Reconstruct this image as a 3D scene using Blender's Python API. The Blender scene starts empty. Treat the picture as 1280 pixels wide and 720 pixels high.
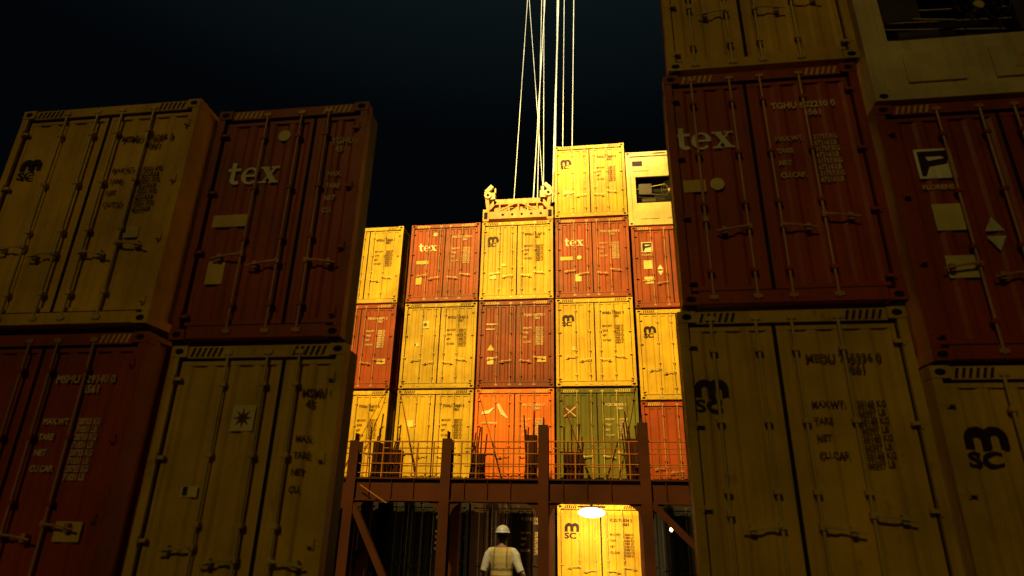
import bpy, math, random
from mathutils import Vector, Matrix
random.seed(7)
scene = bpy.context.scene
COL = scene.collection
EYE = 1.7

# ------------------------------------------------------------------ materials
def nm(name):
    m = bpy.data.materials.new(name); m.use_nodes = True
    nt = m.node_tree; nt.nodes.clear()
    out = nt.nodes.new('ShaderNodeOutputMaterial'); b = nt.nodes.new('ShaderNodeBsdfPrincipled')
    nt.links.new(b.outputs[0], out.inputs[0])
    return m, nt, b

def paint(name, col, rough=0.5, rust=0.5, dirt=0.5, metal=0.0, scale=1.0, bump=0.15, spec=0.5):
    m, nt, b = nm(name)
    b.inputs['Specular IOR Level'].default_value = spec
    N = nt.nodes.new; L = nt.links.new
    tc = N('ShaderNodeTexCoord'); oi = N('ShaderNodeObjectInfo')
    mul = N('ShaderNodeVectorMath'); mul.operation = 'SCALE'; mul.inputs[0].default_value = (37, 19, 53)
    L(oi.outputs['Random'], mul.inputs['Scale'])
    add = N('ShaderNodeVectorMath'); add.operation = 'ADD'
    L(tc.outputs['Object'], add.inputs[0]); L(mul.outputs[0], add.inputs[1])
    def noise(sc, vec=(1, 1, 1), det=6, rgh=0.6):
        mp = N('ShaderNodeMapping'); mp.inputs['Scale'].default_value = vec
        L(add.outputs[0], mp.inputs[0])
        n = N('ShaderNodeTexNoise'); n.inputs['Scale'].default_value = sc*scale
        n.inputs['Detail'].default_value = det; n.inputs['Roughness'].default_value = rgh
        L(mp.outputs[0], n.inputs['Vector']); return n
    def ramp(n, a, bb, ca=(0, 0, 0, 1), cb=(1, 1, 1, 1)):
        r = N('ShaderNodeValToRGB'); r.color_ramp.elements[0].position = a; r.color_ramp.elements[1].position = bb
        r.color_ramp.elements[0].color = ca; r.color_ramp.elements[1].color = cb
        L(n.outputs[0], r.inputs[0]); return r
    def mix(fac, a, c):
        x = N('ShaderNodeMix'); x.data_type = 'RGBA'
        L(fac, x.inputs[0])
        if isinstance(a, tuple): x.inputs[6].default_value = a
        else: L(a, x.inputs[6])
        if isinstance(c, tuple): x.inputs[7].default_value = c
        else: L(c, x.inputs[7])
        return x.outputs[2]
    lo = tuple(v*0.62 for v in col)+(1,)
    hi = tuple(min(1, v*1.12) for v in col)+(1,)
    n1 = noise(0.8); r1 = ramp(n1, 0.35, 0.68)
    base = mix(r1.outputs[0], lo, hi)
    n2 = noise(2.2, (4.5, 4.5, 0.22), 5, 0.65)
    r2 = ramp(n2, 0.50, 0.80, (0, 0, 0, 1), (dirt, dirt, dirt, 1))
    base = mix(r2.outputs[0], base, (col[0]*0.25+0.01, col[1]*0.22+0.006, col[2]*0.2+0.004, 1))
    n3 = noise(5.5, (1, 1, 0.55), 8, 0.75)
    r3 = ramp(n3, 0.60, 0.70, (0, 0, 0, 1), (rust, rust, rust, 1))
    base = mix(r3.outputs[0], base, (0.10, 0.035, 0.012, 1))
    L(base, b.inputs['Base Color'])
    rr = N('ShaderNodeMapRange'); rr.inputs['To Min'].default_value = max(0.1, rough-0.12); rr.inputs['To Max'].default_value = min(1, rough+0.25)
    L(n3.outputs[0], rr.inputs[0]); L(rr.outputs[0], b.inputs['Roughness'])
    b.inputs['Metallic'].default_value = metal
    nb = noise(9, (1, 1, 1), 4)
    bp = N('ShaderNodeBump'); bp.inputs['Strength'].default_value = bump; bp.inputs['Distance'].default_value = 0.02
    L(nb.outputs[0], bp.inputs['Height']); L(bp.outputs[0], b.inputs['Normal'])
    return m

M = {}
M['yellow'] = paint('yellow_paint', (0.70, 0.41, 0.018), 0.45, 0.5, 0.55, spec=.3)
M['yellow2'] = paint('tan_yellow_paint', (0.62, 0.38, 0.022), 0.48, 0.5, 0.6, spec=.3)
M['red'] = paint('red_oxide_paint', (0.34, 0.050, 0.007), 0.45, 0.35, 0.6, spec=.3)
M['red2'] = paint('dark_red_paint', (0.25, 0.034, 0.007), 0.45, 0.35, 0.6, spec=.3)
M['orange'] = paint('orange_paint', (0.82, 0.17, 0.012), 0.45, 0.35, 0.4, spec=.3)
M['green'] = paint('green_paint', (0.15, 0.130, 0.012), 0.5, 0.5, 0.7, spec=.3)
M['white'] = paint('white_paint', (0.76, 0.60, 0.26), 0.45, 0.4, 0.45, spec=.3)
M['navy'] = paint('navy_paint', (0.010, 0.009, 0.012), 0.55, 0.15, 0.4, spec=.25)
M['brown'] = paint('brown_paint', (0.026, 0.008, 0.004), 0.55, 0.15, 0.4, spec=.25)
M['steel'] = paint('galvanised_steel', (0.60, 0.43, 0.12), 0.4, 0.6, 0.4, 0.15)
M['steelred'] = paint('red_galvanised_rod', (0.50, 0.24, 0.10), 0.4, 0.5, 0.4, 0.1)
M['steeldark'] = paint('dark_rod', (0.05, 0.03, 0.02), 0.4, 0.5, 0.4, 0.1)
M['black'] = paint('black_rubber', (0.014, 0.010, 0.007), 0.7, 0.1, 0.1, spec=.2)
M['markwhite'] = paint('white_marking', (0.80, 0.74, 0.50), 0.5, 0.4, 0.4, scale=2)
M['markpale'] = paint('faded_white_marking', (0.66, 0.46, 0.24), 0.6, 0.4, 0.4, scale=2)
M['markblack'] = paint('black_marking', (0.03, 0.010, 0.016), 0.5, 0.1, 0.1, scale=2, spec=.2)
M['markdark'] = paint('faded_dark_marking', (0.13, 0.06, 0.014), 0.6, 0.2, 0.1, scale=2, spec=.2)
M['sticker'] = paint('yellow_sticker', (0.70, 0.45, 0.07), 0.5, 0.3, 0.3)
M['stickerpale'] = paint('pale_sticker', (0.76, 0.60, 0.2), 0.5, 0.3, 0.3)
M['bridge'] = paint('oxide_red_steel', (0.036, 0.008, 0.0035), 0.7, 0.15, 0.5, spec=.12)
M['rail'] = paint('railing_paint', (0.26, 0.085, 0.018), 0.6, 0.4, 0.4, spec=.2)
M['deck'] = paint('deck_steel', (0.025, 0.014, 0.008), 0.8, 0.2, 0.4, spec=.15)
M['spreader'] = paint('spreader_yellow', (0.72, 0.32, 0.018), 0.45, 0.7, 0.7)
M['rope'] = paint('wire_rope', (0.85, 0.85, 0.78), 0.4, 0.1, 0.1)
M['conc'] = paint('concrete', (0.25, 0.23, 0.2), 0.9, 0.1, 0.4)
M['ground'] = paint('asphalt', (0.05, 0.048, 0.045), 0.85, 0.1, 0.3, scale=0.6, bump=0.4)

def flat(name, col, rough=0.8, bump=0.3, sc=30):
    m, nt, b = nm(name)
    n = nt.nodes.new('ShaderNodeTexNoise'); n.inputs['Scale'].default_value = sc
    tc = nt.nodes.new('ShaderNodeTexCoord'); nt.links.new(tc.outputs['Object'], n.inputs['Vector'])
    x = nt.nodes.new('ShaderNodeMix'); x.data_type = 'RGBA'
    x.inputs[6].default_value = tuple(v*0.75 for v in col)+(1,); x.inputs[7].default_value = (*col, 1)
    nt.links.new(n.outputs[0], x.inputs[0]); nt.links.new(x.outputs[2], b.inputs['Base Color'])
    bp = nt.nodes.new('ShaderNodeBump'); bp.inputs['Strength'].default_value = bump; bp.inputs['Distance'].default_value = 0.01
    nt.links.new(n.outputs[0], bp.inputs['Height']); nt.links.new(bp.outputs[0], b.inputs['Normal'])
    b.inputs['Roughness'].default_value = rough
    return m
M['shirt'] = flat('white_shirt', (0.78, 0.72, 0.55), 0.9, 0.6, 11)
M['vest'] = flat('hi_vis_vest', (0.74, 0.55, 0.16), 0.85, 0.5, 12)
M['orangeband'] = flat('orange_band', (0.50, 0.15, 0.03), 0.85)
M['reflect'] = flat('reflective_tape', (0.36, 0.27, 0.14), 0.4)
M['trousers'] = flat('dark_trousers', (0.03, 0.035, 0.05), 0.9)
M['skin'] = flat('skin', (0.30, 0.15, 0.09), 0.6, 0.1)
M['hair'] = flat('black_hair', (0.015, 0.012, 0.01), 0.6, 0.6, 80)
M['helmet'] = flat('white_helmet', (0.7, 0.66, 0.55), 0.3, 0.02)
def emis(name, col, s):
    m = bpy.data.materials.new(name); m.use_nodes = True; nt = m.node_tree; nt.nodes.clear()
    o = nt.nodes.new('ShaderNodeOutputMaterial'); e = nt.nodes.new('ShaderNodeEmission')
    e.inputs[0].default_value = (*col, 1); e.inputs[1].default_value = s
    nt.links.new(e.outputs[0], o.inputs[0]); return m
M['lamp'] = emis('lamp_glass', (1, 0.66, 0.25), 16)

# ------------------------------------------------------------------ mesh builder
class MB:
    def __init__(s): s.v = []; s.f = []; s.m = []; s.mats = []; s.smooth = []
    def mi(s, k):
        if k not in s.mats: s.mats.append(k)
        return s.mats.index(k)
    def add(s, vs, fs, k, sm=False):
        o = len(s.v); s.v += [tuple(p) for p in vs]; i = s.mi(k)
        for f in fs: s.f.append([o+a for a in f]); s.m.append(i); s.smooth.append(sm)
    def box(s, x0, x1, y0, y1, z0, z1, k):
        s.add([(x0,y0,z0),(x1,y0,z0),(x1,y1,z0),(x0,y1,z0),(x0,y0,z1),(x1,y0,z1),(x1,y1,z1),(x0,y1,z1)],
              [(0,3,2,1),(4,5,6,7),(0,1,5,4),(1,2,6,5),(2,3,7,6),(3,0,4,7)], k)
    def beam(s, p0, p1, w, h, k):
        p0 = Vector(p0); p1 = Vector(p1); d = (p1-p0).normalized()
        up = Vector((0, 0, 1)) if abs(d.z) < 0.95 else Vector((0, 1, 0))
        a = d.cross(up).normalized(); b = a.cross(d).normalized()
        vs = []
        for p in (p0, p1):
            for sx, sy in ((-1,-1),(1,-1),(1,1),(-1,1)): vs.append(p+a*sx*w/2+b*sy*h/2)
        s.add(vs, [(0,1,2,3),(7,6,5,4),(0,4,5,1),(1,5,6,2),(2,6,7,3),(3,7,4,0)], k)
    def cyl(s, p0, p1, r, k, n=8, r2=None):
        p0 = Vector(p0); p1 = Vector(p1); d = (p1-p0).normalized()
        up = Vector((0, 0, 1)) if abs(d.z) < 0.95 else Vector((0, 1, 0))
        a = d.cross(up).normalized(); b = a.cross(d).normalized()
        r2 = r if r2 is None else r2
        vs = [p0+(a*math.cos(t)+b*math.sin(t))*r for t in [2*math.pi*i/n for i in range(n)]]
        vs += [p1+(a*math.cos(t)+b*math.sin(t))*r2 for t in [2*math.pi*i/n for i in range(n)]]
        s.add(vs, [(i, (i+1) % n, n+(i+1) % n, n+i) for i in range(n)], k, True)
        s.add(vs[:n], [tuple(range(n))[::-1]], k); s.add(vs[n:], [tuple(range(n))], k)
    def poly(s, pts, k): s.add(pts, [tuple(range(len(pts)))], k)
    def obj(s, name, parent=None, bevel=0):
        me = bpy.data.meshes.new(name); me.from_pydata(s.v, [], s.f)
        for k in s.mats: me.materials.append(M[k])
        for p, i, sm in zip(me.polygons, s.m, s.smooth): p.material_index = i; p.use_smooth = sm
        me.update()
        o = bpy.data.objects.new(name, me); COL.objects.link(o)
        if parent: o.parent = parent
        if bevel:
            b = o.modifiers.new('bevel', 'BEVEL'); b.width = bevel; b.segments = 1; b.limit_method = 'ANGLE'; b.angle_limit = math.radians(50)
        return o

def empty(name, loc=(0, 0, 0)):
    e = bpy.data.objects.new(name, None); e.location = loc; e.empty_display_size = 0.3; COL.objects.link(e); return e

def text(body, x, z, size, k, parent, y=0.0, bold=0.0, sx=1.0, align='LEFT', sp=1.0):
    c = bpy.data.curves.new('marking', 'FONT'); c.body = body; c.size = size; c.offset = bold
    c.resolution_u = 3; c.align_x = align; c.space_line = sp; c.materials.append(M[k])
    o = bpy.data.objects.new('marking', c); COL.objects.link(o); o.parent = parent
    o.location = (x, y, z); o.rotation_euler = (math.pi/2, 0, 0); o.scale = (sx, 1, 1)
    return o

# ------------------------------------------------------------------ containers
def corr_sheet(mb, axis, a0, a1, z0, z1, base, amp, period, k, sgn):
    n = max(1, int(round((a1-a0)/period))); p = (a1-a0)/n
    pts = []
    for i in range(n):
        s = a0+i*p
        pts += [(s, 0), (s+p*0.25, 0), (s+p*0.40, 1), (s+p*0.85, 1)]
    pts.append((a1, 0))
    vs = []
    for a, d in pts:
        q = base+sgn*amp*d
        for z in (z0, z1): vs.append((a, q, z) if axis == 'x' else (q, a, z))
    mb.add(vs, [(2*i, 2*i+2, 2*i+3, 2*i+1) for i in range(len(pts)-1)], k)

def lab(x, z, w, h, k, mb, y): mb.poly([(x,y,z),(x+w,y,z),(x+w,y,z+h),(x,y,z+h)], k)

def arc(mb, cx, cz, r, th, a0, a1, y, k, n=12):
    for i in range(n):
        a = a0+(a1-a0)*i/n; b = a0+(a1-a0)*(i+1)/n
        mb.poly([(cx+(r-th)*math.cos(a), y, cz+(r-th)*math.sin(a)), (cx+r*math.cos(a), y, cz+r*math.sin(a)), (cx+r*math.cos(b), y, cz+r*math.sin(b)), (cx+(r-th)*math.cos(b), y, cz+(r-th)*math.sin(b))], k)
def logo_m(mb, x, z, s, y, k, e):
    t = s*0.21; h = s*0.55; R = s*0.302
    zc = z+h-R
    for xx in (x, x+s/2-t/2, x+s-t): lab(xx, z, t, zc-z+0.001, k, mb, y)
    arc(mb, x+R, zc, R, t, 0, math.pi, y-.0010, k); arc(mb, x+s-R, zc, R, t, 0, math.pi, y-.0018, k)
    text('SC', x-s*0.015, z-s*0.42, s*0.50, k, e, y, s*0.016, 1.38)
def logo_tex(mb, x, z, s, y, k):
    t = s*0.26; d = math.radians
    tx = x+s*0.18
    lab(tx, z+s*0.2, t, s*1.15, k, mb, y); lab(x, z+s*0.82, s*0.75, s*0.18, k, mb, y-.001)
    arc(mb, tx+s*0.34, z+s*0.335, s*0.345, t*.85, d(180), d(310), y-.0005, k)
    ex = x+s*1.32
    for i in range(20):
        a, b = d(5+i*15.5), d(5+(i+1)*15.5)
        R = s*0.52; q = 0.44+0.18*abs(math.sin(a*1.0))
        mb.poly([(ex+R*(q)*math.cos(a), y, z+s*.5+R*(q+.18)*math.sin(a)), (ex+R*.98*math.cos(a), y, z+s*.5+R*math.sin(a)), (ex+R*.98*math.cos(b), y, z+s*.5+R*math.sin(b)), (ex+R*q*math.cos(b), y, z+s*.5+R*(q+.18)*math.sin(b))], k)
    lab(ex-s*0.38, z+s*0.44, s*0.86, s*0.12, k, mb, y-.001)
    x0 = x+s*1.92; w = s*1.0
    mb.poly([(x0+.02*s,y,z+s),(x0+.36*s,y,z+s),(x0+w-.02*s,y,z),(x0+w-.36*s,y,z)], k)
    mb.poly([(x0+w-.10*s,y-.001,z+s),(x0+w-.24*s,y-.001,z+s),(x0+.08*s,y-.001,z),(x0+.22*s,y-.001,z)], k)
    for xx, zz, ww in ((x0-.05*s, .90, .5), (x0+w-.42*s, .90, .44), (x0-.05*s, 0, .44), (x0+w-.48*s, 0, .53)): lab(xx, z+zz*s, ww*s, s*.10, k, mb, y-.002)

def serial():
    return random.choice(['TGHU','MEDU','MSMU','TCNU','MSCU','FCIU','TRHU'])+' %06d %d' % (random.randint(100000, 999999), random.randint(0, 9))

def container(x, y, z, paintk, logo, W=2.438, H=2.86, D=12.19, near=False, ser=None, Wfull=2.438):
    e = empty('shipping_container', (x, y, z))
    if D > 10: e.rotation_euler = (0, 0, random.uniform(-.0025, .0025))
    mb = MB(); P = paintk
    ST = 'steelred' if P.startswith('red') or P == 'orange' else ('steeldark' if P in ('brown', 'navy') else 'steel')
    pw = 0.09; F = 0.15 if D > 0.5 else 0.12
    mb.box(0, pw, 0, F, 0.12, H-0.12, P); mb.box(W-pw, W, 0, F, 0.12, H-0.12, P)
    mb.box(0.17, W-0.17, 0.012, F, H-0.13, H-0.004, P)
    mb.box(0.17, W-0.17, 0.012, F, 0.012, 0.145, P)
    for cx in (-0.004, W-0.17):
        for cz in (-0.002, H-0.118):
            mb.box(cx, cx+0.174, -0.005, F, cz, cz+0.12, P)
            c = (cx+0.087, cz+0.06)
            mb.poly([(c[0]+0.05*math.cos(t), -0.008, c[1]+0.033*math.sin(t)) for t in [2*math.pi*i/10 for i in range(10)]], 'black')
    for cx in (0.085, W-0.085):
        mb.box(cx-0.05, cx+0.05, 0.02, 0.12, -0.058, -0.003, 'black')
    dy = 0.045; mid = min(W/2 if W > 2.4 else Wfull/2, W-0.3)
    if W < 2.4 and logo.get('cutleft'): mid = W-Wfull/2
    for (a, b_) in ((pw+0.006, mid-0.008), (mid+0.008, W-pw-0.006)):
        z0, z1 = 0.155, H-0.14; fr = 0.06
        mb.box(a, b_, dy, dy+0.02, z1-fr, z1, P); mb.box(a, b_, dy, dy+0.02, z0, z0+fr, P)
        mb.box(a, a+fr, dy, dy+0.02, z0+fr, z1-fr, P); mb.box(b_-fr, b_, dy, dy+0.02, z0+fr, z1-fr, P)
        corr_sheet(mb, 'x', a+fr, b_-fr, z0+fr, z1-fr, dy+0.003, 0.018, 0.24, P, 1)
        g = 0.012
        mb.box(a-0.004, a+g, dy-0.006, dy-0.001, z0, z1, 'black'); mb.box(b_-g, b_+0.004, dy-0.006, dy-0.001, z0, z1, 'black')
        mb.box(a+g, b_-g, dy-0.006, dy-0.001, z1-g, z1+0.008, 'black'); mb.box(a+g, b_-g, dy-0.006, dy-0.001, z0-0.008, z0+g, 'black')
    mb.box(mid-0.02, mid+0.02, dy+0.004, dy+0.03, 0.15, H-0.135, 'black')
    L = Wfull/2-pw
    rods = []
    for sgn in (-1, 1):
        for fr in (0.15, 0.53):
            bx = mid+sgn*L*fr
            if pw+0.04 < bx < W-pw-0.04: rods.append((bx, sgn, fr))
    for bx, sgn, fr in rods:
        by = dy-0.03
        mb.cyl((bx, by, 0.05), (bx, by, H-0.05), 0.0155, ST, 10 if near else 6)
        for zz in (0.06, H-0.10): mb.box(bx-0.045, bx+0.045, by-0.016, 0.02, zz, zz+0.045, ST)
        for fz in (0.13, 0.40, 0.62, 0.86):
            mb.box(bx-0.035, bx+0.035, by-0.021, dy, H*fz-0.022, H*fz+0.022, P)
        hz = H*(0.30 if fr < .4 else 0.335); s2 = sgn
        mb.box(bx-0.03, bx+0.03, by-0.026, dy, hz-0.028, hz+0.028, ST)
        x2 = bx+s2*0.34
        if 0.05 < x2 < W-0.05:
            mb.beam((bx, by-0.030, hz), (bx+s2*0.12, by-0.032, hz-0.01), 0.012, 0.024, ST)
            mb.beam((bx+s2*0.12, by-0.032, hz-0.01), (x2, by-0.026, hz-0.045), 0.012, 0.020, ST)
            mb.box(bx+s2*0.25-0.025, bx+s2*0.25+0.025, by-0.018, dy, hz-0.07, hz+0.01, ST)
    for hx0, hx1 in ((0.02, pw+0.07), (W-pw-0.07, W-0.02)):
        for fz in (0.09, 0.35, 0.61, 0.88):
            mb.box(hx0, hx1, -0.004, 0.03, H*fz-0.018, H*fz+0.018, P)
            cx = hx0+0.06 if hx0 < 1 else hx1-0.06
            mb.cyl((cx, -0.006, H*fz-0.045), (cx, -0.006, H*fz+0.045), 0.012, P, 6)
    sk = 'markblack' if P.startswith('yellow') or P == 'white' else 'sticker'
    if P not in ('navy', 'brown'):
        for base in (0.2, W-0.2-0.36):
            for i in range(6):
                xx = base+i*0.06
                mb.poly([(xx, 0.008, H-0.115), (xx+0.028, 0.008, H-0.115), (xx+0.058, 0.008, H-0.02), (xx+0.030, 0.008, H-0.02)], sk)
    if D > 0.5:
        corr_sheet(mb, 'y', F, D, 0.10, H-0.06, 0.008, 0.034, 0.275, P, 1)
        corr_sheet(mb, 'y', F, D, 0.10, H-0.06, W-0.008, 0.034, 0.275, P, -1)
        for cx in (0, W-0.06):
            mb.box(cx, cx+0.06, F, D, H-0.06, H-0.004, P); mb.box(cx, cx+0.06, F, D, 0.004, 0.10, P)
        mb.box(0.06, W-0.06, F, D-0.02, H-0.03, H-0.01, P); mb.box(0.06, W-0.06, F, D-0.02, 0.06, 0.09, P)
        mb.box(0.02, W-0.02, D-0.02, D, 0.03, H-0.03, P)
    else:
        mb.box(0.03, W-0.03, F, D, 0.02, H-0.02, 'brown')  # shallow units: side walls coloured dark in place of shade
    y_ = dy-0.004; yt = dy-0.005
    mc = 'markdark' if P.startswith('yellow') or P == 'white' else 'markpale'
    RX = mid
    ser = ser or serial()
    if W-RX > 0.9:
        text(ser+'\n            4561', RX+0.25, H*0.815, 0.112, mc, e, yt, 0.004, 0.9, sp=0.95)
        if logo.get('block', True):
            b1 = '\n'.join('%-8s' % t for t in ['MAX.WT.', '', 'TARE', '', 'NET', '', 'CU.CAP.', ''])
            b2 = '\n'.join(['%05d KG' % random.randint(28000, 32500), '%05d LB' % random.randint(60000, 72000)]*4)
            text(b1, RX+0.24, H*0.665, 0.084, mc, e, yt, 0.003, 0.85, sp=0.92)
            text(b2, RX+0.64, H*0.665, 0.084, mc, e, yt, 0.003, 0.72, sp=0.92)
    elif W-RX > 0.4:
        text(ser[:4]+' 6\n  45', RX+0.24, H*0.815, 0.112, mc, e, yt, 0.004, 0.85, sp=0.95)
        text('MAX.\n\nTARE\n\nNET\n\nCU.', RX+0.24, H*0.665, 0.084, mc, e, yt, 0.003, 0.85, sp=0.92)
    t = logo['t']
    if t == 'msc':
        logo_m(mb, logo.get('ox', 0.20), H*logo.get('oz', 0.74), logo.get('s', 0.38), y_-0.001, 'markblack', e)
    elif t == 'tex':
        logo_tex(mb, logo.get('ox', 0.3), H*0.65, 0.215, y_-0.001, 'markwhite')
        cx, cz = logo.get('cx', 0.86), H*logo.get('cz', 0.87)
        mb.poly([(cx+0.075*math.cos(a), y_-.004, cz+0.075*math.sin(a)) for a in [2*math.pi*i/18 for i in range(18)]], 'stickerpale')
    elif t == 'flag':
        lab(0.30, H*0.68, 0.36, 0.36, 'markwhite', mb, y_)
        q = H*.68
        mb.poly([(0.33,y_-.003,q+.03),(0.37,y_-.003,q+.03),(0.42,y_-.003,q+.14),(0.60,y_-.003,q+.17),(0.63,y_-.003,q+.33),(0.33,y_-.003,q+.33)], 'markblack')
        mb.poly([(0.42,y_-.005,q+.21),(0.58,y_-.005,q+.235),(0.56,y_-.005,q+.26),(0.40,y_-.005,q+.26)], 'markwhite')
        text('FLORENS', 0.30, H*0.635, 0.075, 'markpale', e, yt, 0.003)
        for zz, h_ in ((0.47, 0.30), (0.29, 0.24)): lab(0.34, H*zz, 0.30, h_, 'stickerpale', mb, y_)
        for zz, up in ((0.46, 1), (0.44, -1)):
            c = RX-0.36
            mb.poly([(c-0.09,y_-.004,H*zz),(c+0.09,y_-.004,H*zz),(c,y_-.004,H*zz+up*0.16)], 'markwhite')
    elif t == 'star':
        q = H*.70; ox = logo.get('ox', .60)
        lab(ox, q, 0.24, 0.25, 'stickerpale', mb, y_)
        pts = []
        for i in range(16):
            r = 0.10 if i % 2 == 0 else 0.04; a = math.pi*i/8
            pts.append((ox+.12+r*math.cos(a), y_-.003, q+0.125+r*math.sin(a)))
        for i in range(16):
            mb.poly([(ox+.12, y_-.003, q+0.125), pts[i], pts[(i+1) % 16]], 'markdark')
        lab(0.38, H*0.485, 0.17, 0.10, 'stickerpale', mb, y_); lab(0.40, H*0.49, 0.05, 0.08, 'markblack', mb, y_-.003)
    elif t == 'swoosh':
        z_ = H*0.72
        mb.poly([(0.20,y_,z_+.02),(0.44,y_,z_+.06),(0.60,y_,z_+.22),(0.56,y_,z_+.24),(0.42,y_,z_+.15),(0.22,y_,z_+.12)], 'markwhite')
        mb.poly([(0.66,y_,z_+.34),(0.80,y_,z_+.02),(1.06,y_,z_-.12),(0.92,y_,z_+.06),(0.74,y_,z_+.36)], 'markwhite')
        lab(0.2, H*0.63, 0.5, 0.05, 'markpale', mb, y_)
    elif t == 'cross':
        lab(0.2, H*0.70, 0.40, 0.34, 'markdark', mb, y_)
        mb.beam((0.22,y_-.002,H*.705),(0.58,y_-.002,H*.81),0.004,0.03,'markpale'); mb.beam((0.22,y_-.006,H*.81),(0.58,y_-.006,H*.705),0.004,0.03,'markpale')
    elif t == 'tri':
        c = 0.42
        mb.poly([(c-0.12,y_,H*.42),(c+0.12,y_,H*.42),(c,y_,H*.42+0.2)], 'sticker')
        lab(0.25, H*0.66, 0.28, 0.05, 'markpale', mb, y_); lab(0.25, H*0.72, 0.4, 0.045, 'markpale', mb, y_)
        lab(0.32, H*0.26, 0.2, 0.24, 'stickerpale', mb, y_)
        if W-RX > 1: lab(RX+0.70, H*0.28, 0.28, 0.18, 'sticker', mb, y_)
    for (sx, sz, sw, sh, kk) in logo.get('st', []):
        if sx+sw < W-pw: lab(sx, H*sz, sw, sh, kk, mb, y_-0.002)
    mb.obj('container_body', e, 0.006 if near else 0)
    return e

def reefer(x, y, z, W=2.438, H=2.86, D=12.19, near=False):
    e = empty('refrigerated_container', (x, y, z)); mb = MB(); P = 'white'
    mb.box(0, 0.14, 0, 0.16, 0, H, P); mb.box(W-0.14, W, 0, 0.16, 0, H, P)
    mb.box(0.14, W-0.14, 0.004, 0.16, H-0.16, H-0.002, P); mb.box(0.14, W-0.14, 0.004, 0.16, 0.002, 0.16, P)
    mb.box(0.14, W-0.14, 0.05, 0.12, H*0.66, H-0.16, P)
    for a in (0.22, W-0.22-0.55): mb.box(a, a+0.55, 0.03, 0.05, H*0.74, H*0.74+0.3, P)
    mb.box(0.14, 0.30, 0.05, 0.12, 0.16, H*0.66, P); mb.box(W-0.30, W-0.14, 0.05, 0.12, 0.16, H*0.66, P)
    mb.box(0.30, W-0.30, 0.05, 0.12, 0.16, H*0.30, P)
    mb.box(0.30, W-0.30, 0.55, 0.6, H*0.30, H*0.66, 'black'); mb.box(0.30, W-0.30, 0.12, 0.6, H*0.29, H*0.30, 'black')
    mb.box(0.30, W-0.30, 0.12, 0.6, H*0.66, H*0.665, 'black')
    cz = H*0.49
    for r in (0.30, 0.22, 0.13):
        n = 20
        for i in range(n):
            a, b = 2*math.pi*i/n, 2*math.pi*(i+1)/n
            mb.cyl((1.45+r*math.cos(a), 0.10, cz+r*math.sin(a)), (1.45+r*math.cos(b), 0.10, cz+r*math.sin(b)), 0.009, 'steeldark', 5)
    for i in range(6):
        a = math.pi*i/3
        mb.beam((1.45, 0.22, cz), (1.45+0.27*math.cos(a), 0.24, cz+0.27*math.sin(a)), 0.12, 0.02, 'steeldark')
    mb.cyl((1.45, 0.16, cz), (1.45, 0.34, cz), 0.06, 'steel', 10)
    mb.cyl((0.5, 0.3, H*.36), (0.95, 0.3, H*.36), 0.13, 'steeldark', 12)
    mb.box(0.42, 0.85, 0.25, 0.4, H*.46, H*.60, 'steeldark'); mb.box(1.8, 2.05, 0.15, 0.4, H*.34, H*.5, 'steeldark')
    for i in range(9):
        zz = H*0.31+i*0.11; x2 = random.uniform(0.9, 2.0)
        mb.cyl((0.34, 0.2+0.02*i, zz), (x2, 0.22, zz+random.uniform(-.2, .25)), 0.014, random.choice(['steel', 'black', 'steeldark']), 6)
    mb.box(0.4, 1.0, 0.03, 0.05, 0.25, 0.68, P); mb.box(1.3, 2.0, 0.03, 0.05, 0.25, 0.68, P)
    lab(0.22, H*0.70+0.30, 0.34, 0.20, 'markblack', mb, 0.026)
    n = 20
    mb.poly([(1.15+0.26*math.cos(2*math.pi*i/n), 0.001, H*0.972+0.03*math.sin(2*math.pi*i/n)) for i in range(n)], 'markdark')
    mb.poly([(1.5, 0.026, 0.36), (1.75, 0.026, 0.36), (1.62, 0.026, .58)], 'sticker')
    for cx in (-0.004, W-0.17):
        for cz2 in (-0.003, H-0.118):
            mb.box(cx, cx+0.174, -0.006, 0.16, cz2, cz2+0.121, P)
            mb.poly([(cx+0.087+0.05*math.cos(t), -0.009, cz2+0.06+0.033*math.sin(t)) for t in [2*math.pi*i/10 for i in range(10)]], 'black')
    mb.box(0.01, W-0.01, 0.6, D, 0.02, H-0.01, P); mb.box(0.01, 0.14, 0.16, 0.6, 0.02, H-0.01, P); mb.box(W-0.14, W-0.01, 0.16, 0.6, 0.02, H-0.01, P)
    mb.box(0.14, W-0.14, 0.16, 0.6, H-0.04, H-0.01, P)
    mb.obj('container_body', e, 0.006 if near else 0)
    return e

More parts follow.
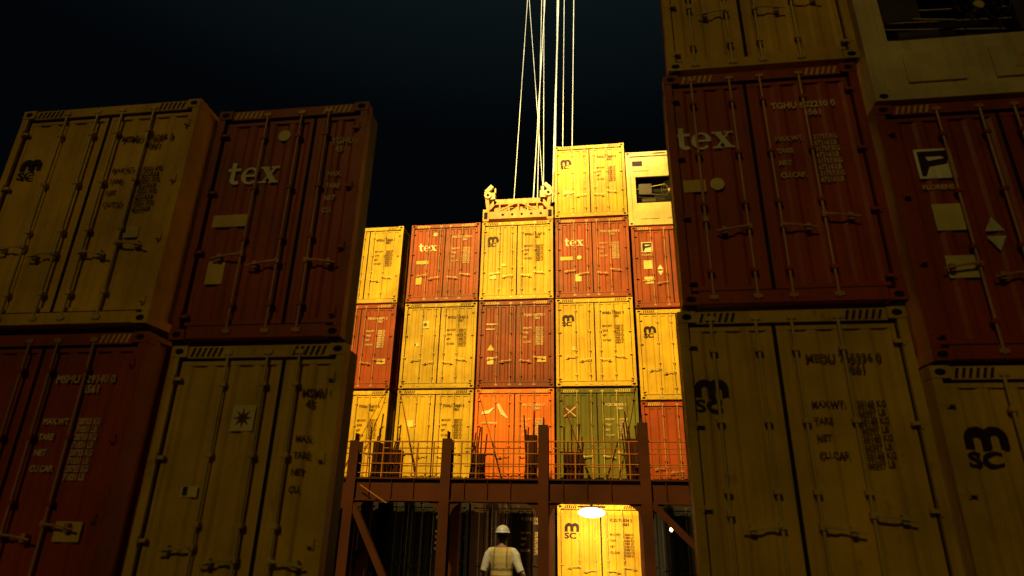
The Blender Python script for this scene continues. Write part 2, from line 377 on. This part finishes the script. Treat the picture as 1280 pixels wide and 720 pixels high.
YS = 18.8; PIT = 2.92; B = EYE+1.25
cols = {0: -11.55, 1: -8.97, 2: -6.22, 3: -3.715, 4: -1.205, 5: 1.33, 6: 3.85}
def msc(**k): d = {'t': 'msc'}; d.update(k); return d
SP = 'stickerpale'
rows = {
 0: {0: ('yellow2', {'t': 'star'}), 1: ('yellow', {'t': 'tri'}), 2: ('yellow2', {'t': 'plain', 'st': [(0.35,.6,.22,.2,SP)]}), 3: ('orange', {'t': 'swoosh'}), 4: ('green', {'t': 'cross'}), 5: ('red', {'t': 'plain'}), 6: ('yellow', msc())},
 1: {0: ('yellow', msc()), 1: ('red', {'t': 'tri'}), 2: ('yellow2', {'t': 'star'}), 3: ('red2', {'t': 'tri'}), 4: ('yellow', msc(st=[(0.5,.40,.1,.12,SP)])), 5: ('yellow', msc()), 6: ('red', {'t': 'tex'})},
 2: {0: ('red', {'t': 'tex'}), 1: ('yellow', msc(st=[(0.3,.42,.18,.2,SP)])), 2: ('red', {'t': 'tex', 'st': [(0.25,.48,.42,.13,'sticker'), (0.28,.22,.2,.26,'sticker')]}), 3: ('yellow', msc(st=[(0.7,.42,.16,.1,SP), (0.32,.26,.22,.2,SP)])), 4: ('red', {'t': 'tex', 'cx': .78, 'cz': .50, 'st': [(0.15,.47,.42,.13,'sticker'), (0.62,.2,.22,.26,SP)]}), 5: ('red', {'t': 'flag'}), 6: ('yellow', msc())},
}
for r, d in rows.items():
    for c, (p, lg) in d.items():
        dz = -0.42 if c >= 5 else 0
        container(cols[c]+random.uniform(-.012, .012), YS+random.uniform(-.04, .04), B+r*PIT+dz, p, lg)
container(cols[4], YS, B+3*PIT, 'yellow', msc(st=[(0.3,.3,.2,.22,SP)]))
reefer(cols[5]-0.06, YS, B+3*PIT-0.42)
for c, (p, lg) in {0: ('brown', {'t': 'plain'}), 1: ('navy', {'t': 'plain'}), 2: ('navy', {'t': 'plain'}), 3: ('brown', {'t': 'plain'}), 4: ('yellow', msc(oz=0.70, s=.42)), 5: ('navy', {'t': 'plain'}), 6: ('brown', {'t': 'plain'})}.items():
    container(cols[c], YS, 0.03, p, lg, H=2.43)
mb = MB()
mb.box(-12.2, 6.9, YS+0.1, YS+12.3, 2.5, 2.86-0.42, 'deck')
for c, x in cols.items():
    if c < 5: mb.box(x+0.0, x+2.44, YS+0.02, YS+12.2, 2.50, 2.88, 'deck')
    else: mb.box(x, x+2.44, YS+0.02, YS+12.2, 2.462, 2.47, 'deck')
mb.obj('hatch_cover')

# ---- lashing bridge
e = empty('lashing_bridge'); mb = MB()
YB = 16.5; px = [-11.6, -9.05, -6.5, -3.95, -1.4, 1.15, 3.7, 6.25]
zt = EYE+1.27; zb = EYE+0.69
mb.box(-12, 6.8, YB-0.012, YB+0.012, zb+0.04, zt-0.04, 'bridge'); mb.box(-12, 6.8, YB-0.10, YB+0.10, zt-0.04, zt, 'bridge'); mb.box(-12, 6.8, YB-0.10, YB+0.10, zb, zb+0.04, 'bridge')
mb.box(-12, 6.8, YB+1.5, YB+1.53, zb+0.1, zt-0.04, 'bridge')
for i in range(46):
    y = YB+0.12+i*0.031
    mb.box(-12, 6.8, y, y+0.008, zt-0.035, zt-0.004, 'deck')
for i, x in enumerate(px):
    top = zt+(0.55, 0.95, 1.15, 1.2, 1.55, 1.6, 0.9, .9)[i]
    mb.box(x-0.13, x+0.13, YB-0.16, YB-0.135, 0, top-0.2, 'bridge'); mb.box(x-0.13, x+0.13, YB+0.14, YB+0.165, 0, top-0.2, 'bridge')
    mb.box(x-0.012, x+0.012, YB-0.135, YB+0.14, 0, top, 'bridge')
    mb.box(x-0.13, x+0.13, YB+1.2, YB+1.42, 0, zb+0.1, 'bridge')
    for s in (-1, 1):
        mb.poly([(x+s*0.13, YB-0.05, zb), (x+s*0.50, YB-0.05, zb), (x+s*0.36, YB-0.05, zb-0.06), (x+s*0.23, YB-0.05, zb-0.16), (x+s*0.16, YB-0.05, zb-0.30), (x+s*0.13, YB-0.05, zb-0.46)], 'bridge')
    for k in range(3): mb.box(x+0.5+k*0.6-0.006, x+0.5+k*0.6+0.006, YB-0.09, YB-0.012, zb+0.04, zt-0.04, 'bridge')
mb.beam((-9.0, YB-0.05, 0.1), (-6.6, YB-0.05, zb-0.02), 0.14, 0.16, 'bridge')
mb.beam((-6.4, YB-0.05, zb-0.1), (-5.2, YB-0.05, 0.2), 0.14, 0.16, 'bridge')
mb.beam((3.6, YB-0.05, 0.1), (1.3, YB-0.05, zb-0.02), 0.14, 0.16, 'bridge')
mb.beam((-6.2, YB-0.2, zt-0.2), (-5.45, YB-0.2, zb-0.06), 0.015, 0.02, 'rail')
mb.obj('frame', e)
mb = MB()
for i in range(len(px)-1):
    a, b = px[i]+0.14, px[i+1]-0.14
    for h in (0.12, 0.36, 0.62, 0.93): mb.cyl((a, YB-0.06, zt+h), (b, YB-0.06, zt+h), 0.021 if h > .9 else 0.014, 'rail', 6)
    n = 5
    for k in range(n):
        x = a+(b-a)*(k+0.5)/n+random.uniform(-.04, .04); mb.cyl((x, YB-0.06, zt), (x, YB-0.06, zt+0.93), 0.018, 'rail', 6)
    for h in (0.45, 0.95): mb.cyl((a, YB+1.5, zt+h), (b, YB+1.5, zt+h), 0.018, 'rail', 6)
    for k in range(3):
        x = a+(b-a)*(k+0.5)/3; mb.cyl((x, YB+1.5, zt), (x, YB+1.5, zt+0.95), 0.016, 'rail', 6)
mb.obj('railing', e)
mb = MB()
for c in (1, 2, 3, 4, 5):
    x = cols[c]
    for s, x0, x1 in ((1, x+0.05, x+1.0), (-1, x+2.38, x+1.4)):
        if (c, s) in ((1, 1), (3, -1), (5, 1), (2, -1)): continue
        top = B+PIT-0.02+(-0.42 if c == 5 else 0)
        mb.cyl((x0, YS-0.04, top), (x0+(x1-x0)*0.62, YS-0.45, zt+1.15), 0.012, 'rail', 6)
        mb.cyl((x0+(x1-x0)*0.62, YS-0.45, zt+1.15), (x1, YS-0.72, zt+0.05), 0.024, 'bridge', 6)
for x, w, h in ((-5.75, 0.30, 0.80), (-3.45, 0.35, 0.7), (-1.95, 0.3, 1.2), (0.75, 0.35, 1.1), (-0.9, .5, .75), (-8.2, .5, .8), (-6.25, .18, 1.0)):
    mb.box(x, x+w, YB+0.6, YB+0.95, zt, zt+h, 'bridge')
    for k in range(6): mb.cyl((x+w*k/5, YB+0.5, zt), (x+w*k/5+random.uniform(-.15, .15), YB+0.62, zt+h+random.uniform(.1, .8)), 0.02, 'bridge', 6)
mb.obj('lashing_rods', e)

# ---- lamp under the bridge
LX, LY, LZ = -0.2, 16.30, EYE+0.50
e = empty('deck_lamp', (LX, LY, LZ)); mb = MB()
def ellip(mb, c, r, k, nu=16, nv=8):
    vs = []; fs = []
    for j in range(nv+1):
        ph = math.pi*j/nv
        for i in range(nu):
            t = 2*math.pi*i/nu; vs.append((c[0]+r[0]*math.sin(ph)*math.cos(t), c[1]+r[1]*math.sin(ph)*math.sin(t), c[2]+r[2]*math.cos(ph)))
    for j in range(nv):
        for i in range(nu): fs.append((j*nu+i, (j+1)*nu+i, (j+1)*nu+(i+1) % nu, j*nu+(i+1) % nu))
    mb.add(vs, fs, k, True)
ellip(mb, (0, 0, -0.03), (0.33, 0.16, 0.12), 'lamp')
mb.box(-0.34, 0.34, -0.10, 0.16, 0.09, 0.12, 'bridge'); mb.cyl((0, 0, 0.12), (0, 0.05, 0.22), 0.03, 'bridge')
mb.obj('fixture', e)
l = bpy.data.lights.new('lamp_light', 'AREA'); l.shape = 'RECTANGLE'; l.size = 0.5; l.size_y = 0.25; l.energy = 230; l.color = (1, 0.68, 0.20)
lo = bpy.data.objects.new('lamp_light', l); COL.objects.link(lo); lo.parent = e; lo.location = (0, 0.12, -0.17); lo.rotation_euler = (math.radians(42), 0, 0)
mb = MB(); ellip(mb, (0, 0, 0), (0.04, 0.04, 0.05), 'lamp'); mb.box(-0.06, 0.06, -0.05, 0.05, 0.05, 0.10, 'bridge'); mb.cyl((0,0,.10),(0,0.4,.2),.015,'bridge')
o = mb.obj('bulkhead_lamp'); o.location = (1.75, 16.9, EYE+0.12)

# ---- spreader + ropes
e = empty('crane_spreader'); mb = MB(); S = 'spreader'
x0, x1 = -3.72, -1.27; zs = B+3*PIT+0.02; y0 = YS+0.02
mb.box(x0, x1, y0, y0+0.35, zs+0.06, zs+0.34, S)
for x in (x0, x1-0.22): mb.box(x, x+0.22, y0-0.03, y0+0.4, zs-0.04, zs+0.42, S); mb.box(x+.05, x+.17, y0-0.05, y0-0.03, zs+.05, zs+.3, 'black')
mb.beam((x0+0.1, y0+0.2, zs+0.40), (x0+0.42, y0+0.2, zs+0.80), 0.24, 0.14, S)
mb.beam((x1-0.1, y0+0.2, zs+0.40), (x1-0.42, y0+0.2, zs+0.80), 0.24, 0.14, S)
mb.box(x0+0.36, x1-0.36, y0+0.08, y0+0.32, zs+0.66, zs+0.86, S)
for k in range(5):
    xx = x0+0.55+k*0.33
    mb.box(xx, xx+0.05, y0+0.05, y0+0.3, zs+0.34, zs+0.66, S)
    mb.cyl((xx+.15, y0-.01, zs+.2), (xx+.15, y0+.02, zs+.2), 0.045, 'black', 12)
mb.box(x0+0.36, x1-0.36, y0+0.2, y0+0.24, zs+0.34, zs+0.66, S)
mb.beam((x0+0.5, y0+0.06, zs+0.36), (x0+1.1, y0+0.06, zs+0.66), 0.05, 0.05, S); mb.beam((x1-0.5, y0+0.06, zs+0.36), (x1-1.1, y0+0.06, zs+0.66), 0.05, 0.05, S)
mb.box(x0+0.7, x0+1.05, y0+0.35, y0+12, zs+0.15, zs+0.7, S); mb.box(x1-1.05, x1-0.7, y0+0.35, y0+12, zs+0.15, zs+0.7, S)
mb.box(x0, x1, y0+11.8, y0+12.1, zs, zs+0.35, S)
for x, s in ((x0+0.18, -1), (x1-0.18, 1)):
    mb.beam((x, y0+0.1, zs+0.42), (x+s*0.10, y0+0.05, zs+1.15), 0.12, 0.16, 'spreader')
    mb.beam((x+s*0.10, y0+0.05, zs+1.15), (x-s*0.12, y0+0.05, zs+1.38), 0.12, 0.14, 'white')
    mb.cyl((x+s*.02, y0-0.06, zs+0.98), (x+s*.02, y0+0.1, zs+0.98), 0.13, 'white', 14)
    mb.cyl((x+s*.02, y0-0.08, zs+0.98), (x+s*.02, y0-0.05, zs+0.98), 0.05, 'black', 10)
    mb.box(x-0.16-s*.12, x+0.1-s*.12, y0, y0+0.25, zs+0.84, zs+1.10, 'white')
    mb.cyl((x-s*.22, y0+.05, zs+1.1), (x-s*.22, y0+.05, zs+1.28), 0.04, 'steel', 8)
mb.box(-2.3, -1.9, y0+0.9, y0+1.4, zs+0.7, zs+1.15, S); mb.cyl((-2.5, y0+1.1, zs+1.1), (-1.6, y0+1.1, zs+1.1), 0.16, 'steel', 14)
mb.obj('spreader_frame', e)
mb = MB()
for xb, zb_, xt, r in ((-2.84, 11.4, -2.42, .014), (-2.12, 11.2, -1.66, .022), (-1.70, 11.4, -2.33, .013), (-1.95, 11.2, -1.80, .016), (-1.72, 11.3, -1.70, .014),
                    (-1.38, 11.4, -1.08, .036), (-1.30, 11.4, -1.13, .016), (-1.01, 12.2, -0.83, .015), (-0.66, 12.2, -0.42, .018)):
    zb2 = zb_+EYE; zt2 = 21.3+EYE; k = 2.6
    mb.cyl((xb, 20.2, zb2), (xb+(xt-xb)*k, 20.2, zb2+(zt2-zb2)*k), r, 'rope', 6)
mb.obj('hoist_ropes', e)

# ---- nearer yard stacks
ZL = EYE+1.76; ZR = EYE+2.13
YL = 5.66; W2 = 1.87
container(-7.14, YL, EYE+1.99, 'yellow', msc(ox=0.17, oz=0.70, s=.29, st=[(1.75,.36,.28,.14,'markpale')]), D=3.6, near=True, ser='MSMU 776086 3', H=2.9)
container(-7.08, YL, EYE+1.93-2.9, 'red', {'t': 'tri'}, D=3.6, near=True, ser='MSMU 829140 0', H=2.86)
container(-4.40, YL, ZL+0.03, 'red', {'t': 'tex', 'ox': .24, 'st': [(0.18,.46,.42,.15,'sticker'), (0.24,.22,.2,.27,'sticker')]}, W=W2, D=0.4, near=True, ser='TGHU 602210 0', H=2.87)
container(-4.32, YL, ZL-2.9, 'yellow2', {'t': 'star', 'ox': .76}, W=W2, D=0.4, near=True, H=2.86)
YR = 6.05; W4 = 2.13
container(0.90, YR, ZR+0.03, 'red', {'t': 'tex', 'cutleft': True, 'ox': -0.02+.1, 'cx': .48, 'cz': .49, 'st': [(0.12,.46,.24,.15,'sticker')]}, W=W4, D=0.45, near=True, ser='TGHU 602210 0', H=2.87)
container(0.84, YR, ZR-2.9, 'yellow2', msc(cutleft=True, ox=0.10, oz=0.70, s=.32), W=W4, D=0.45, near=True, ser='MEDU 765336 0', H=2.86)
container(0.97, YR, ZR+2.97, 'yellow', msc(cutleft=True, ox=0.1), W=W4, D=0.45, near=True, H=2.87)
container(3.12, YR, EYE+1.55, 'red', {'t': 'flag'}, D=6.0, near=True, H=2.87)
container(3.06, YR, EYE+1.55-2.92, 'yellow2', msc(ox=0.17, oz=0.74, s=.36), D=6.0, near=True, H=2.87)
reefer(3.16, YR, EYE+4.48, D=6.0, near=True)
mb = MB()
mb.box(-7.3, -4.6, YL-0.05, YL+3.7, 0.0, 0.70, 'conc'); mb.box(-4.45, -2.4, YL-0.05, YL+0.5, 0, 0.50, 'conc')
mb.box(0.8, 3.03, YR-0.05, YR+0.5, 0, 0.86, 'conc'); mb.box(3.06, 5.6, YR-0.05, YR+6.1, 0, 0.26, 'conc')
mb.obj('concrete_plinth', None, 0.02)

mb = MB(); mb.poly([(-600, -600, 0), (600, -600, 0), (600, 600, 0), (-600, 600, 0)], 'ground'); mb.obj('ground')

# ---- person (back view, looking at the stack)
def loft(mb, path, k='shirt', n=14):
    rings = []
    for i, (p, rx, ry) in enumerate(path):
        p = Vector(p)
        a = Vector(path[max(0, i-1)][0]); b = Vector(path[min(len(path)-1, i+1)][0]); d = (b-a).normalized()
        ux = Vector((1, 0, 0)); ux = (ux-d*ux.dot(d))
        if ux.length < 0.3: ux = Vector((0, 0, 1)); ux = ux-d*ux.dot(d)
        ux.normalize(); uy = d.cross(ux).normalized()
        rings.append([p+ux*rx*math.cos(t)+uy*ry*math.sin(t) for t in [2*math.pi*j/n for j in range(n)]])
    vs = [v for r in rings for v in r]; fs = []
    for i in range(len(rings)-1):
        for j in range(n): fs.append((i*n+j, i*n+(j+1) % n, (i+1)*n+(j+1) % n, (i+1)*n+j))
    fs.append(tuple(range(n))[::-1]); fs.append(tuple((len(rings)-1)*n+j for j in range(n)))
    mb.add(vs, fs, k, True)
PX, PY = -1.49, 10.1
pe = empty('person', (PX, PY, 0)); pe.rotation_euler = (0, 0, math.radians(-6))
b = MB()
loft(b, [((0,0,.86),.175,.125),((0,0,.95),.18,.13),((0,0,1.05),.17,.12),((0,0,1.15),.165,.12),((0,0,1.27),.185,.13),((0,0,1.37),.195,.125),((0,-.01,1.43),.175,.10),((0,-.01,1.475),.10,.075),((0,0,1.50),.06,.06)])
loft(b, [((0,0,1.44),.062,.062),((0,.005,1.52),.056,.058),((0,.015,1.58),.055,.058)])
ellip(b, (0,.02,1.655), (.078,.098,.115), 'shirt'); ellip(b, (0,.035,1.60), (.06,.075,.07), 'shirt')
ellip(b, (0,.122,1.635), (.014,.022,.024), 'shirt', 8, 6)
ellip(b, (.08,.01,1.645), (.012,.02,.032), 'shirt', 8, 6); ellip(b, (-.08,.01,1.645), (.012,.02,.032), 'shirt', 8, 6)
for s in (-1, 1):
    ex = .31 if s > 0 else .28
    loft(b, [((s*.10,0,1.43),.06,.07),((s*.17,0,1.405),.072,.072),((s*.21,0,1.36),.07,.07),((s*.245,-.01,1.25),.064,.066),((s*(ex-.01),-.02,1.14),.058,.058)])
    loft(b, [((s*(ex-.01),-.02,1.16),.042,.044),((s*(ex+.02),.01,1.09),.042,.042),((s*(ex+.04),.05,.97),.036,.036),((s*(ex+.05),.09,.86),.026,.028)])
    hx = s*(ex+.055)
    loft(b, [((hx-.005*s,.09,.87),.024,.030),((hx,.105,.82),.018,.042),((hx,.115,.775),.015,.042)])
    for k, (oy, ln) in enumerate(((.032,.068),(.011,.078),(-.010,.072),(-.031,.056))):
        p0 = Vector((hx, .115+oy, .785)); p1 = p0+Vector((-.004*s, .004, -ln*.45)); p2 = p1+Vector((-.014*s, .002, -ln*.35)); p3 = p2+Vector((-.016*s, 0, -ln*.25))
        loft(b, [(p0,.0095,.0095),(p1,.009,.009),(p2,.008,.008),(p3,.0065,.0065)], n=8)
    loft(b, [((hx-.004*s,.13,.84),.012,.012),((hx-.012*s,.165,.81),.011,.011),((hx-.016*s,.18,.775),.009,.009)], n=8)
    loft(b, [((s*.085,0,.92),.095,.11),((s*.095,0,.80),.09,.10),((s*.10,.005,.62),.075,.082),((s*.105,.01,.50),.058,.063),((s*.11,0,.36),.058,.064),((s*.112,-.01,.2),.045,.05),((s*.115,-.01,.09),.042,.048)])
    loft(b, [((s*.115,-.06,.045),.038,.045),((s*.118,.02,.05),.045,.05),((s*.125,.12,.038),.045,.034),((s*.13,.19,.03),.032,.024)])
tmp = b.obj('tmp'); rm = tmp.modifiers.new('r', 'REMESH'); rm.mode = 'VOXEL'; rm.voxel_size = 0.0085
sm = tmp.modifiers.new('s', 'SMOOTH'); sm.factor = 0.5; sm.iterations = 2
dg = bpy.context.evaluated_depsgraph_get(); me = bpy.data.meshes.new_from_object(tmp.evaluated_get(dg)); bpy.data.objects.remove(tmp)
me.materials.clear(); names = ['shirt', 'vest', 'reflect', 'trousers', 'skin', 'hair', 'orangeband']
for k in names: me.materials.append(M[k])
for p in me.polygons:
    x, y, z = p.center; p.use_smooth = True
    if z > 1.475:
        m = 4
        if z > 1.57 and (y < 0.045 or z > 1.70) and abs(x) < .079: m = 5
    elif z > 0.90 and abs(x) < 0.225:
        m = 1 if abs(x) < .165 else 0
        if abs(z-1.04) < .05: m = 6
        if abs(z-1.04) < .022 or abs(z-1.17) < .02: m = 2
        if 1.17 < z < 1.47 and 0.085 < abs(x) < 0.115: m = 2
    elif z > 1.13 and abs(x) >= 0.215: m = 0
    elif abs(x) > 0.225 and z > 0.6: m = 4
    elif z > 0.085: m = 3
    else: m = 5
    p.material_index = m
bo = bpy.data.objects.new('body', me); COL.objects.link(bo); bo.parent = pe
mb = MB()
vs = []; fs = []; nu = 24; nv = 8
for j in range(nv+1):
    ph = (math.pi/2)*j/nv
    for i in range(nu):
        t = 2*math.pi*i/nu; rr = math.sin(ph)
        vs.append((.103*rr*math.cos(t), .01+.128*rr*math.sin(t), 1.695+.098*math.cos(ph)))
for i in range(nu):
    t = 2*math.pi*i/nu; ext = 1.10+(0.28 if math.sin(t) > 0.5 else 0.05)
    vs.append((.103*min(ext, 1.15)*math.cos(t), .01+.128*ext*math.sin(t), 1.686))
for j in range(nv+1):
    for i in range(nu): fs.append((j*nu+i, (j+1)*nu+i, (j+1)*nu+(i+1) % nu, j*nu+(i+1) % nu))
mb.add(vs, fs, 'helmet', True)
mb.box(-.095, .095, -.125, -.09, 1.665, 1.682, 'black')
for s in (-1, 1): ellip(mb, (s*.03, .108, 1.655), (.013, .008, .008), 'markwhite', 8, 6)
mb.box(-.022, .022, .106, .113, 1.592, 1.598, 'orangeband')
mb.obj('helmet', pe)

# ------------------------------------------------------------------ lights
def spot(name, loc, tgt, energy, size, blend, col, rad=0.4):
    l = bpy.data.lights.new(name, 'SPOT'); l.energy = energy; l.spot_size = math.radians(size); l.spot_blend = blend; l.color = col; l.shadow_soft_size = rad
    o = bpy.data.objects.new(name, l); COL.objects.link(o); o.location = loc
    o.rotation_euler = (Vector(tgt)-Vector(loc)).to_track_quat('-Z', 'Y').to_euler(); return o
WARM = (1.0, 0.68, 0.13)
spot('flood_or_fill_spot', (-6, -4, 23), (-2.6, 19, 8.2), 66000, 46, 0.35, WARM)
spot('flood_or_fill_spot', (5, 0, 25), (-1.6, 20, 19.5), 44000, 40, 0.5, (1, .84, .45))  # added lamp, aimed high to brighten the hoist ropes
spot('flood_or_fill_spot', (-1.2, 3.0, 14), (-1.5, 10.1, 1.0), 6500, 14, 0.5, (1, .78, .36))  # added narrow lamp that only brightens the person
fill_dir = Vector((0.25, 1.0, -0.75)).normalized()
s = bpy.data.lights.new('added_fill', 'SUN'); s.energy = 0.25; s.angle = math.radians(0.5); s.color = (1, .70, .15)  # added directional fill, dimly lights the near stacks; no sun at night
so = bpy.data.objects.new('added_fill', s); COL.objects.link(so); so.rotation_euler = fill_dir.to_track_quat('-Z', 'Y').to_euler()

w = bpy.data.worlds.new('World'); scene.world = w; w.use_nodes = True; nt = w.node_tree; nt.nodes.clear()
o = nt.nodes.new('ShaderNodeOutputWorld'); bg = nt.nodes.new('ShaderNodeBackground'); sky = nt.nodes.new('ShaderNodeTexSky')
sky.sky_type = 'NISHITA'; sky.sun_disc = False; sky.sun_elevation = math.radians(-6); sky.sun_rotation = math.radians(180)
tint = nt.nodes.new('ShaderNodeMix'); tint.data_type = 'RGBA'; tint.blend_type = 'ADD'; tint.inputs[0].default_value = 1
geo = nt.nodes.new('ShaderNodeTexCoord'); sep = nt.nodes.new('ShaderNodeSeparateXYZ'); nt.links.new(geo.outputs['Generated'], sep.inputs[0])
rp = nt.nodes.new('ShaderNodeValToRGB'); rp.color_ramp.elements[0].position = 0.58; rp.color_ramp.elements[0].color = (0.0006, 0.0012, 0.0019, 1)
rp.color_ramp.elements[1].position = 0.85; rp.color_ramp.elements[1].color = (0.006, 0.011, 0.012, 1)
nt.links.new(sep.outputs[2], rp.inputs[0])
sc_ = nt.nodes.new('ShaderNodeVectorMath'); sc_.operation = 'SCALE'; sc_.inputs['Scale'].default_value = 0.001
nt.links.new(sky.outputs[0], sc_.inputs[0]); nt.links.new(sc_.outputs[0], tint.inputs[6]); nt.links.new(rp.outputs[0], tint.inputs[7])
nt.links.new(tint.outputs[2], bg.inputs[0]); bg.inputs[1].default_value = 1.0; nt.links.new(bg.outputs[0], o.inputs[0])

# ------------------------------------------------------------------ camera
cam = bpy.data.cameras.new('camera'); co = bpy.data.objects.new('camera', cam); COL.objects.link(co)
cam.sensor_width = 36; cam.lens = 773/1280*36; cam.clip_end = 2000; cam.clip_start = 0.05
cam.dof.use_dof = True; cam.dof.focus_distance = 20.5; cam.dof.aperture_fstop = 1.0
th, psi, roll = math.radians(21.5), math.radians(8), 0.02
Fv = Vector((-math.sin(psi)*math.cos(th), math.cos(psi)*math.cos(th), math.sin(th)))
Rv = Vector((math.cos(psi), math.sin(psi), 0)); Uv = Rv.cross(Fv)
R2 = Rv*math.cos(roll)+Uv*math.sin(roll); U2 = Uv*math.cos(roll)-Rv*math.sin(roll)
m = Matrix((R2, U2, -Fv)).transposed().to_4x4(); m.translation = Vector((0, 0, EYE)); co.matrix_world = m
scene.camera = co
scene.view_settings.view_transform = 'Standard'; scene.view_settings.look = 'None'; scene.view_settings.exposure = 0
